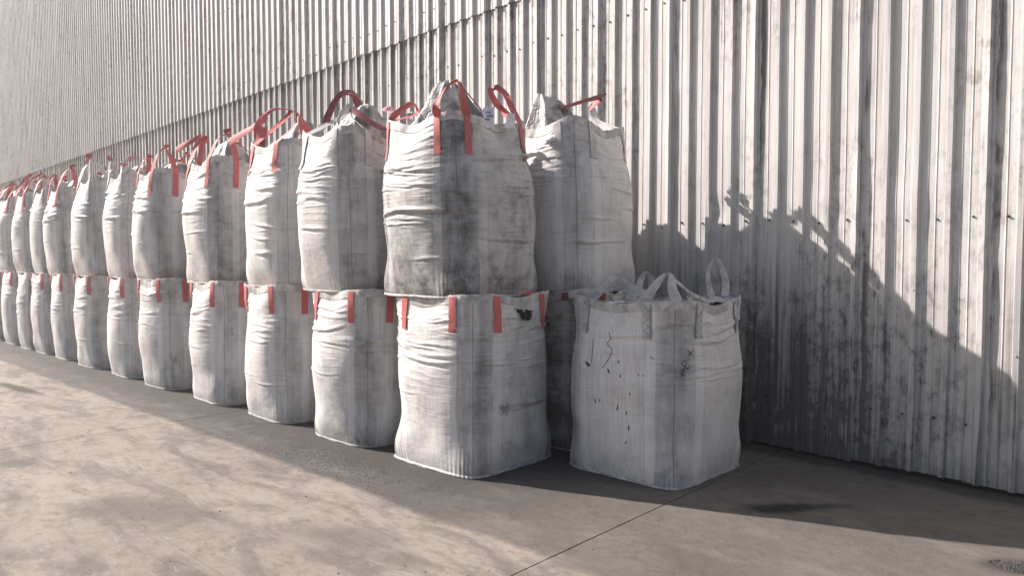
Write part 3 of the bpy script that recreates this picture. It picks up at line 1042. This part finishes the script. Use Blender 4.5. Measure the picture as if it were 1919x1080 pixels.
LOWG = 'bulk bags standing on the concrete along the wall'
UPG = 'bulk bags stacked on the lower bags'
RES = {1: (430, 190), 2: (330, 150), 3: (250, 120), 4: (170, 90), 5: (120, 64)}
lower_spec = [  # px of the front corner foot, res, w, dirt, label
    (870, 1, 0.97, 1.00, 'dirty white bulk bag with a dark side smudge, nearest ground bag of the row'),
    (672, 2, 0.95, 0.95, 'off-white bulk bag on the ground with a red flap, second from the near end'),
    (520, 2, 0.95, 0.62, 'clean white bulk bag on the ground with two red straps, third from near end'),
    (410, 3, 0.97, 0.72, 'off-white bulk bag on the ground under the wide grey-stained one, fourth from near end'),
    (312, 3, 0.92, 0.80, 'off-white bulk bag on the ground with red straps, fifth from the near end'),
    (238, 4, 0.92, 0.65, 'whitish bulk bag on the ground, sixth from the near end, one red strap showing'),
    (182, 4, 0.92, 0.75, 'whitish bulk bag on the ground, seventh from the near end, red straps at its rim'),
    (128, 4, 0.92, 0.70, 'off-white bulk bag on the ground, eighth from the near end of the row'),
    (90, 5, 0.92, 0.85, 'off-white bulk bag on the ground, ninth from the near end of the row'),
    (62, 5, 0.90, 1.15, 'narrow grey bulk bag on the ground, tenth from the near end, without red straps'),
    (30, 5, 0.95, 0.85, 'greyish bulk bag on the ground, eleventh from the near end, two red straps'),
    (2, 5, 0.95, 0.85, 'greyish bulk bag on the ground at the far end, cut off by the picture edge'),
]
lower = []
for i, (px, rs, w, dirt, lab) in enumerate(lower_spec):
    c = row_corner(px + (16 if i < 3 else 9 if i < 6 else 4))
    b = Bag(c, 0.0, w, 0.95, 1.20, 20 + i, shoulder=0.07, dirt=dirt, lift=0.02, lean=(random.uniform(-.02, .02), random.uniform(-.02, .02)), squash=0.012, folds=0.95,
            **(dict(nm=2.75, nb=7.0, kb=0.915, flange=0.012, bulge=0.035) if i == 0 else dict(flange=0.005, kb=random.uniform(0.84, 0.88), yaw=ROT + random.uniform(-.05, .05))))
    b.build(lab, LOWG, RES[rs], None if i == 9 else M_RED, heap=0.0, loops='flat', hem=rs <= 3)
    lower.append(b)

upper_spec = [  # px of the front corner foot, res, w, strap, dirt, lean, label
    (858, 1, 1.00, M_RED, 1.75, (-0.05, 0.0), 0.15, 'big grimy grey bulk bag with red straps, nearest bag of the upper tier'),
    (642, 1, 0.93, M_WHITE, 1.05, (0.0, -0.03), 0.19, 'stained white bulk bag with white straps and a drooping maroon loop, second upper bag'),
    (520, 2, 0.93, M_RED, 0.50, (0.03, 0.0), 0.15, 'pale bulk bag with two red straps, third upper bag from the near end'),
    (400, 2, 1.02, M_RED, 1.00, (0.03, 0.0), 0.17, 'wide grey-stained bulk bag with two red straps, fourth upper bag from the near end'),
    (296, 3, 0.90, M_RED, 0.75, (0.03, 0.0), 0.18, 'slim bulk bag with red straps, fifth upper bag from the near end'),
    (240, 3, 0.92, M_WHITE, 0.60, (-0.02, 0.0), 0.20, 'whitish bulk bag with white straps, sixth upper bag from the near end'),
    (178, 3, 0.95, M_WHITE, 0.80, (0.02, 0.0), 0.22, 'off-white bulk bag with white straps and a red arched loop, seventh upper bag'),
    (122, 4, 0.95, M_RED, 0.90, (0.0, 0.0), 0.20, 'grey bulk bag with red loops, eighth upper bag from the near end'),
    (92, 4, 0.92, M_WHITE, 0.70, (0.0, 0.0), 0.19, 'whitish bulk bag without red straps, ninth upper bag from the near end'),
    (60, 5, 0.92, M_RED, 0.85, (0.0, 0.0), 0.19, 'pinkish white bulk bag with red loops, tenth upper bag from the near end'),
    (28, 5, 0.92, M_RED, 0.80, (0.0, 0.0), 0.19, 'off-white bulk bag with red loops, eleventh upper bag from the near end'),
    (4, 5, 0.92, M_RED, 0.80, (0.0, 0.0), 0.19, 'off-white bulk bag stacked at the far end, mostly cut off by the picture edge'),
]
upper_loops = {
    0: {1: [(820, 196, 4.98), (838, 165, 5.02), (856, 153, 5.05), (862, 160, 5.02), (868, 190, 4.98)],
        2: [(960, 205, 5.55), (948, 178, 5.65), (932, 164, 5.7), (920, 168, 5.7), (928, 190, 5.75), (940, 205, 5.85)],
        0: [(734, 226, 5.48), (752, 206, 5.5), (776, 192, 5.55), (782, 214, 5.7)]},
    1: {1: [(632, 232, 5.88), (645, 208, 5.95), (658, 199, 6.0), (660, 220, 5.95)],
        0: [(603, 240, 6.3), (622, 200, 6.35), (640, 174, 6.4), (662, 176, 6.5), (672, 200, 6.6)]},
    2: {1: [(550, 240, 6.5), (558, 218, 6.55), (561, 217, 6.52), (563, 235, 6.48)],
        0: [(482, 240, 6.9), (500, 212, 6.95), (520, 202, 7.0), (545, 212, 7.1)]},
}
heap_spec = {0: (0.33, (0.0, -0.08)), 1: (0.27, (0.15, 0.0)), 2: (0.24, (0.15, -0.05)), 3: (0.24, (0.08, -0.1)), 4: (0.18, (0, 0)), 5: (0.2, (0, 0))}
upper = []
for i, (px, rs, w, sm, dirt, lean, sh, lab) in enumerate(upper_spec):
    c = row_corner(px + (4, 20, 22, 12, 8, 6, 4, 3, 2, 2, 2, 2)[i], dy=(0, -0.02, 0.04, 0.02, -0.03, 0.03, 0, 0.03, 0, -0.02, 0.02, 0)[i])
    H = (1.215, 1.225, 1.25, 1.19, 1.17, 1.21, 1.22, 1.2, 1.2, 1.19, 1.18, 1.18)[i]
    b = Bag(c, 1.19, w, 0.97, H + 0.012, 50 + i, shoulder=sh, dirt=dirt, lift=(0.05, 0.075, 0.06, 0.06, 0.06, 0.07, 0.08)[min(i, 6)], lean=lean, folds=1.15,
            **(dict(nm=2.6, nb=5.0, kb=0.91, bulge=0.04) if i == 0 else dict(kb=random.uniform(0.82, 0.87), yaw=ROT + random.uniform(-.06, .06))))
    hp, ha = heap_spec.get(i, (0.2, (0, 0)))
    white = sm is M_WHITE
    b.build(lab, UPG, RES[rs], sm, heap=hp, heap_at=ha, loops=upper_loops.get(i, 'random'), ends=0.26,
            hem=rs <= 3, sleeve=(0.3, 0.72) if white and i != 1 else None, sleeve_mat=M_RED if white else None,
            us=(0.20, 0.15) if i == 0 else (0.21, 0.245))
    upper.append(b)

# ---- second row, behind the near end
bk_low = Bag((-3.68, -1.20), 0.0, 0.95, 0.9, 1.20, 80, shoulder=0.05, dirt=2.6, lift=0.02, squash=0.012)  # fabric colour set far darker than any other bag
bk_low.build('dark bulk bag on the ground half hidden behind the lone bag', LOWG, RES[3], M_MAROON, loops='flat', ends=0.06)
bk_low2 = Bag((-4.80, -1.26), 0.0, 0.95, 0.9, 1.20, 81, shoulder=0.04, dirt=0.8, lift=0.02)
bk_low2.build('bulk bag on the ground hidden between the nearest row bag and the wall', LOWG, RES[5], M_RED, loops='flat')
bk = Bag((-3.74, -1.19), 1.20, 0.95, 0.95, 1.27, 82, shoulder=0.19, dirt=0.62, lift=0.055, lean=(-0.04, 0.0), folds=0.9)
bk.build('light grey bulk bag with a stiff red strap, upper bag closest to the wall', UPG, RES[1], M_WHITE,
         heap=0.30, heap_at=(-0.12, -0.2), ends=0.26,
         loops={1: [(1020, 235, 6.0), (1038, 206, 6.05), (1052, 204, 6.05), (1060, 222, 6.0)],
                2: [(1124, 226, 6.3), (1112, 204, 6.35), (1106, 200, 6.35), (1114, 222, 6.4)], 0: 'flat', 3: 'flat'})
bk2 = Bag((-4.88, -1.24), 1.205, 0.95, 0.95, 1.31, 83, shoulder=0.18, dirt=0.8, lift=0.06)
bk2.build('bulk bag behind the big grimy one, only its crumpled top peeping out', UPG, RES[4], M_RED, heap=0.30, heap_at=(0, 0), loops='flat')

# ---- the lone bag in front
one = Bag((-2.69, -1.46), 0.0, 1.00, 1.00, 1.165, 91, yaw=math.radians(2.5), shoulder=0.06, dirt=0.65, lift=0.03, folds=0.65, nm=3.2, nb=7.0, kb=0.915, flange=0.008, bulge=0.03)
one.build('lone whitish bulk bag with grey zigzag-stitched straps, standing apart near the wall', None, RES[1], M_GREY, heap=0.0,
          ends=0.215, us=(0.24, 0.24),
          loops={1: 'none', 0: 'none', 2: 'none', 3: 'none'})

# ------------------------------------------------------------------ loose webbing, tags and marks on the near bags
u0 = upper[0]
u0.extra([(861, 156, 5.04), (880, 178, 5.15), (906, 209, 5.3)], M_MAROON, 0.055, face=(0.4, -0.6, 0.7))
u0.sheet([(905, 202, 5.06), (928, 200, 5.08), (927, 234, 5.06), (908, 238, 5.04)], M_TAG, 'label_tag', crumple=0.010, sag=0.01)
t1 = u0.sheet([(951, 212, 5.24), (966, 214, 5.28), (965, 240, 5.26), (946, 238, 5.22)], M_TAG, 'label_tag', crumple=0.014)
# smudged blue print on the tag
for (x, y, w_, h_) in ((911, 208, 10, 4), (913, 215, 11, 4), (910, 222, 9, 3)):
    u0.sheet([(x, y, 5.045), (x + w_, y + 1, 5.055), (x + w_, y + h_, 5.05), (x, y + h_ - 1, 5.04)], M_BLUEINK, 'tag_print', n=(4, 3), crumple=0.002, thick=0.0005)

u1 = upper[1]
u1.extra([(610, 232, 6.30), (622, 203, 6.33), (634, 182, 6.38), (646, 174, 6.42), (662, 177, 6.5), (672, 198, 6.58)], M_MAROON, 0.056, name='strap_sleeve', thick=0.012)
u1.extra([(659, 203, 5.97), (676, 216, 5.9), (698, 231, 5.85), (720, 240, 5.82), (734, 228, 5.85), (738, 212, 5.9)], M_MAROON, 0.055, name='strap_sleeve', face=(0.4, -0.6, 0.6), thick=0.008)
u1.extra([(738, 216, 5.9), (735, 206, 5.93), (726, 202, 5.95), (719, 208, 5.95)], M_PINK, 0.05, face=(0.3, -0.8, 0.5))
u1.sheet([(672, 258, 5.98), (698, 256, 6.1), (706, 274, 6.08), (682, 286, 5.93)], M_TAG, 'label_tag', crumple=0.008)
u2 = upper[2]
u2.extra([(486, 278, 6.85), (489, 258, 6.88), (492, 238, 6.9)], M_RED, 0.11, face=(0.5, -0.8, 0.1), pinch=0.1)
u2.extra([(430, 266, 7.25), (455, 250, 7.1), (482, 234, 6.95), (498, 216, 6.95)], M_RED, 0.075, face=(0.7, -0.7, 0.2))
u2.extra([(563, 222, 6.53), (574, 236, 6.6), (586, 258, 6.68)], M_RED, 0.065, face=(0.5, -0.6, 0.5))
u3 = upper[3]
u3.extra([(330, 282, 8.0), (352, 268, 7.9), (378, 256, 7.9), (388, 268, 8.0)], M_RED, 0.07, face=(0.7, -0.7, 0.2))

bk.extra([(1046, 206, 5.89), (1078, 196, 5.97), (1108, 187, 6.05), (1131, 181, 6.128)], M_MAROON, 0.085, name='stiff_strap', face=(-0.3, -0.8, 0.35), pinch=0.05, thick=0.02)
bk.extra([(1128, 184, 6.13), (1116, 194, 6.18), (1106, 204, 6.27)], M_RED, 0.05, face=(0.5, -0.8, 0.4), pinch=0.0)
bk.sheet([(1080, 257, 5.95), (1098, 256, 6.0), (1105, 276, 5.97), (1090, 278, 5.92)], M_TAG, 'label_tag', crumple=0.004)

l0 = lower[0]
l0.extra([(958, 553, 5.32), (978, 549, 5.36), (1000, 547, 5.42)], M_RED, 0.06, face=(0.3, -0.4, 0.8), pinch=0.0)
l1 = lower[1]
l1.extra([(688, 549, 5.95), (700, 546, 5.93), (709, 538, 5.93)], M_RED, 0.06, face=(0.6, -0.8, 0.3), pinch=0.0)
# black torn liner hanging over the rim of the nearest ground bag
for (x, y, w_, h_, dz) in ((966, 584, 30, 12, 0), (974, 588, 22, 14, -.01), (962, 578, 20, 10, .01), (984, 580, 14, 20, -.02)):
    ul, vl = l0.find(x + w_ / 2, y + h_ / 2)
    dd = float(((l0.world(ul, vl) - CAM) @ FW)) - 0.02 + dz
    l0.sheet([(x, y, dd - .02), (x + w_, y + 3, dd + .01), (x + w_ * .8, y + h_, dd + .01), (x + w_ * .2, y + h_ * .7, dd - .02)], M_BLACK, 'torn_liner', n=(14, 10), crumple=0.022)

# straps of the lone bag: grey webbing standing up in loops
G = M_GREYP
for pts_, wd_, fc in (
        ([(1086, 585, 5.30), (1112, 560, 5.3), (1140, 530, 5.33), (1153, 520, 5.35), (1160, 521, 5.35), (1182, 538, 5.3), (1212, 553, 5.2)], 0.062, (0.3, -0.8, 0.5)),
        ([(1196, 578, 4.93), (1218, 550, 4.95), (1238, 524, 5.0), (1250, 516, 5.03), (1258, 520, 5.0), (1260, 540, 4.95), (1270, 566, 4.9)], 0.07, (0.6, -0.8, 0.2)),
        ([(1254, 517, 5.03), (1272, 530, 5.08), (1300, 552, 5.2), (1336, 567, 5.35)], 0.055, (0.4, -0.3, 0.8)),
        ([(1194, 548, 5.75), (1202, 524, 5.78), (1211, 512, 5.8), (1219, 520, 5.8), (1226, 545, 5.8)], 0.06, (0.6, -0.8, 0.1)),
        ([(1338, 566, 5.5), (1330, 540, 5.5), (1328, 510, 5.5), (1336, 490, 5.5), (1345, 488, 5.5), (1356, 510, 5.5), (1361, 535, 5.5), (1358, 563, 5.48)], 0.062, (0.85, -0.5, 0.0)),
        ([(1343, 490, 5.52), (1338, 510, 5.54), (1345, 530, 5.56), (1340, 556, 5.56)], 0.06, (0.5, -0.8, 0.0)),
        ([(1150, 562, 5.6), (1170, 545, 5.65), (1195, 556, 5.6)], 0.05, (0.3, -0.5, 0.8))):
    one.extra(pts_, G, wd_, name='strap_loop', face=fc, pinch=0.45, twist=0.5, n=44, thick=0.002)
one.sheet([(1142, 565, 5.25), (1171, 563, 5.25), (1171, 578, 5.22), (1142, 578, 5.22)], M_TAG, 'label_tag', crumple=0.003)
# flaps of the open top
one.sheet([(1172, 556, 5.75), (1230, 552, 5.75), (1222, 568, 5.4), (1160, 572, 5.4)], M_TOP, 'top_flap', n=(18, 12), crumple=0.03)
one.sheet([(1285, 557, 5.5), (1352, 553, 5.6), (1372, 565, 5.3), (1300, 572, 5.2)], M_TOP, 'top_flap', n=(18, 12), crumple=0.025)
nicks = []
for (x, y, dx, dy, wd) in ((1160, 675, 1, 6, .010), (1139, 690, 3, 9, .014), (1163, 702, 1, 7, .010), (1180, 735, 1, 7, .009), (1116, 748, 1, 9, .008), (1124, 746, 0, 8, .007),
                           (1158, 760, -2, 10, .012), (1174, 770, 0, 9, .010), (1178, 798, 1, 9, .010), (1174, 827, 0, 6, .010), (1098, 678, 9, 8, .030), (1218, 668, 8, 5, .006),
                           (1195, 702, 4, 1, .006), (1203, 704, 5, 1, .006)):
    nicks.append(one.decal([one.find(x, y), one.find(x + dx / 2, y + dy / 2 + 1), one.find(x + dx, y + dy)], wd * 0.8, M_INK, 'nick', True))
for path in ([(1113, 637), (1112, 650), (1110, 664), (1109, 680)], [(1141, 622), (1146, 634), (1138, 645), (1147, 656), (1143, 672), (1130, 690)]):
    nicks.append(one.decal([one.find(*q) for q in path], 0.003, M_INK, 'thread'))
merge('tear', nicks, M_INK, one.e)
ink = []
for path in ([(1288, 657), (1299, 666)], [(1299, 657), (1293, 664), (1288, 670)],                                   # x
             [(1294, 674), (1284, 676), (1277, 682), (1283, 686), (1287, 680)],                                     # 6
             [(1290, 687), (1290, 692), (1283, 689), (1281, 694), (1275, 692)],                                     # 5
             [(1276, 697), (1283, 697), (1276, 701), (1283, 703), (1275, 706)]):                                    # m
    ink.append(one.decal([one.find(*q) for q in path], 0.0045, M_INK, 'ink'))
merge('marker_writing', ink, M_INK, one.e)

# ------------------------------------------------------------------ small things on the ground
def stones(name, n, place, smin, smax, mat, label, seed):
    r = np.random.RandomState(seed)
    base = np.array([(1, 0, 0), (-1, 0, 0), (0, 1, 0), (0, -1, 0), (0, 0, 1), (0, 0, -1)], float)
    tri = np.array([(0, 2, 4), (2, 1, 4), (1, 3, 4), (3, 0, 4), (2, 0, 5), (1, 2, 5), (3, 1, 5), (0, 3, 5)])
    V, F = [], []
    for i in range(n):
        x, y = place(r)
        q = r.uniform(smin, smax)
        v = base * (q * r.uniform(0.6, 1.3, 3)) * r.uniform(0.75, 1.25, (6, 1))
        a = r.uniform(0, 6.28)
        R = np.array([[math.cos(a), -math.sin(a), 0], [math.sin(a), math.cos(a), 0], [0, 0, 0.75]])
        v = v @ R.T + np.array([x, y, q * 0.35])
        F += list(tri + len(V) * 6); V.append(v)
    o = link(name, raw_mesh(name, np.concatenate(V), F, smooth=False), mat)
    tag(o, label, kind='stuff')


def ell(px, py, rx, ry, th):
    def f(r):
        a = r.uniform(0, 6.28); q = math.sqrt(r.uniform(0, 1)) * (0.8 + 0.2 * math.sin(3 * a + 1))
        x, y = q * rx * math.cos(a), q * ry * math.sin(a)
        return px + x * math.cos(th) - y * math.sin(th), py + x * math.sin(th) + y * math.cos(th)
    return f


stones('gravel', 1700, ell(-0.86, -1.20, 0.20, 0.085, 0.72), 0.002, 0.006, M_STONE, 'patch of loose grey gravel on the concrete at the right', 3)
stones('debris', 260, lambda r: (r.uniform(-12, 0.5), -1.7 - r.uniform(0, 1) ** 1.2 * 3.2), 0.002, 0.006, M_SCREW, 'scattered dark crumbs lying on the concrete', 4)
stones('debris', 1500, lambda r: (lambda a, b: yard(a, b))(-4.9 + r.normal() * 0.55, -2.42 + r.normal() * 0.12), 0.0012, 0.0036, M_GRIT, 'gritty black dust spilled on the concrete in front of the nearest bags', 6)
stones('debris', 120, ell(-2.5, -3.15, 0.45, 0.16, 0.7), 0.0015, 0.004, M_SCREW, 'small cluster of dark crumbs near the slab joint', 5)

# ------------------------------------------------------------------ added thin haze in one closed box round everything, imitating lens glare
haze = link('haze', box_mesh('haze', (-152, -152, -1.05), (152, 152, 13.6)), None)
hm = bpy.data.materials.new('added_glare_haze')
hm.use_nodes = True
ht = hm.node_tree
for n_ in list(ht.nodes):
    ht.nodes.remove(n_)
ho = ht.nodes.new('ShaderNodeOutputMaterial')
hv = ht.nodes.new('ShaderNodeVolumePrincipled')
hv.inputs['Color'].default_value = (0.96, 0.95, 0.95, 1)
hv.inputs['Density'].default_value = 0.0030
hv.inputs['Anisotropy'].default_value = 0.55
ht.links.new(hv.outputs[0], ho.inputs['Volume'])
haze.data.materials.append(hm)
haze['kind'] = 'stuff'
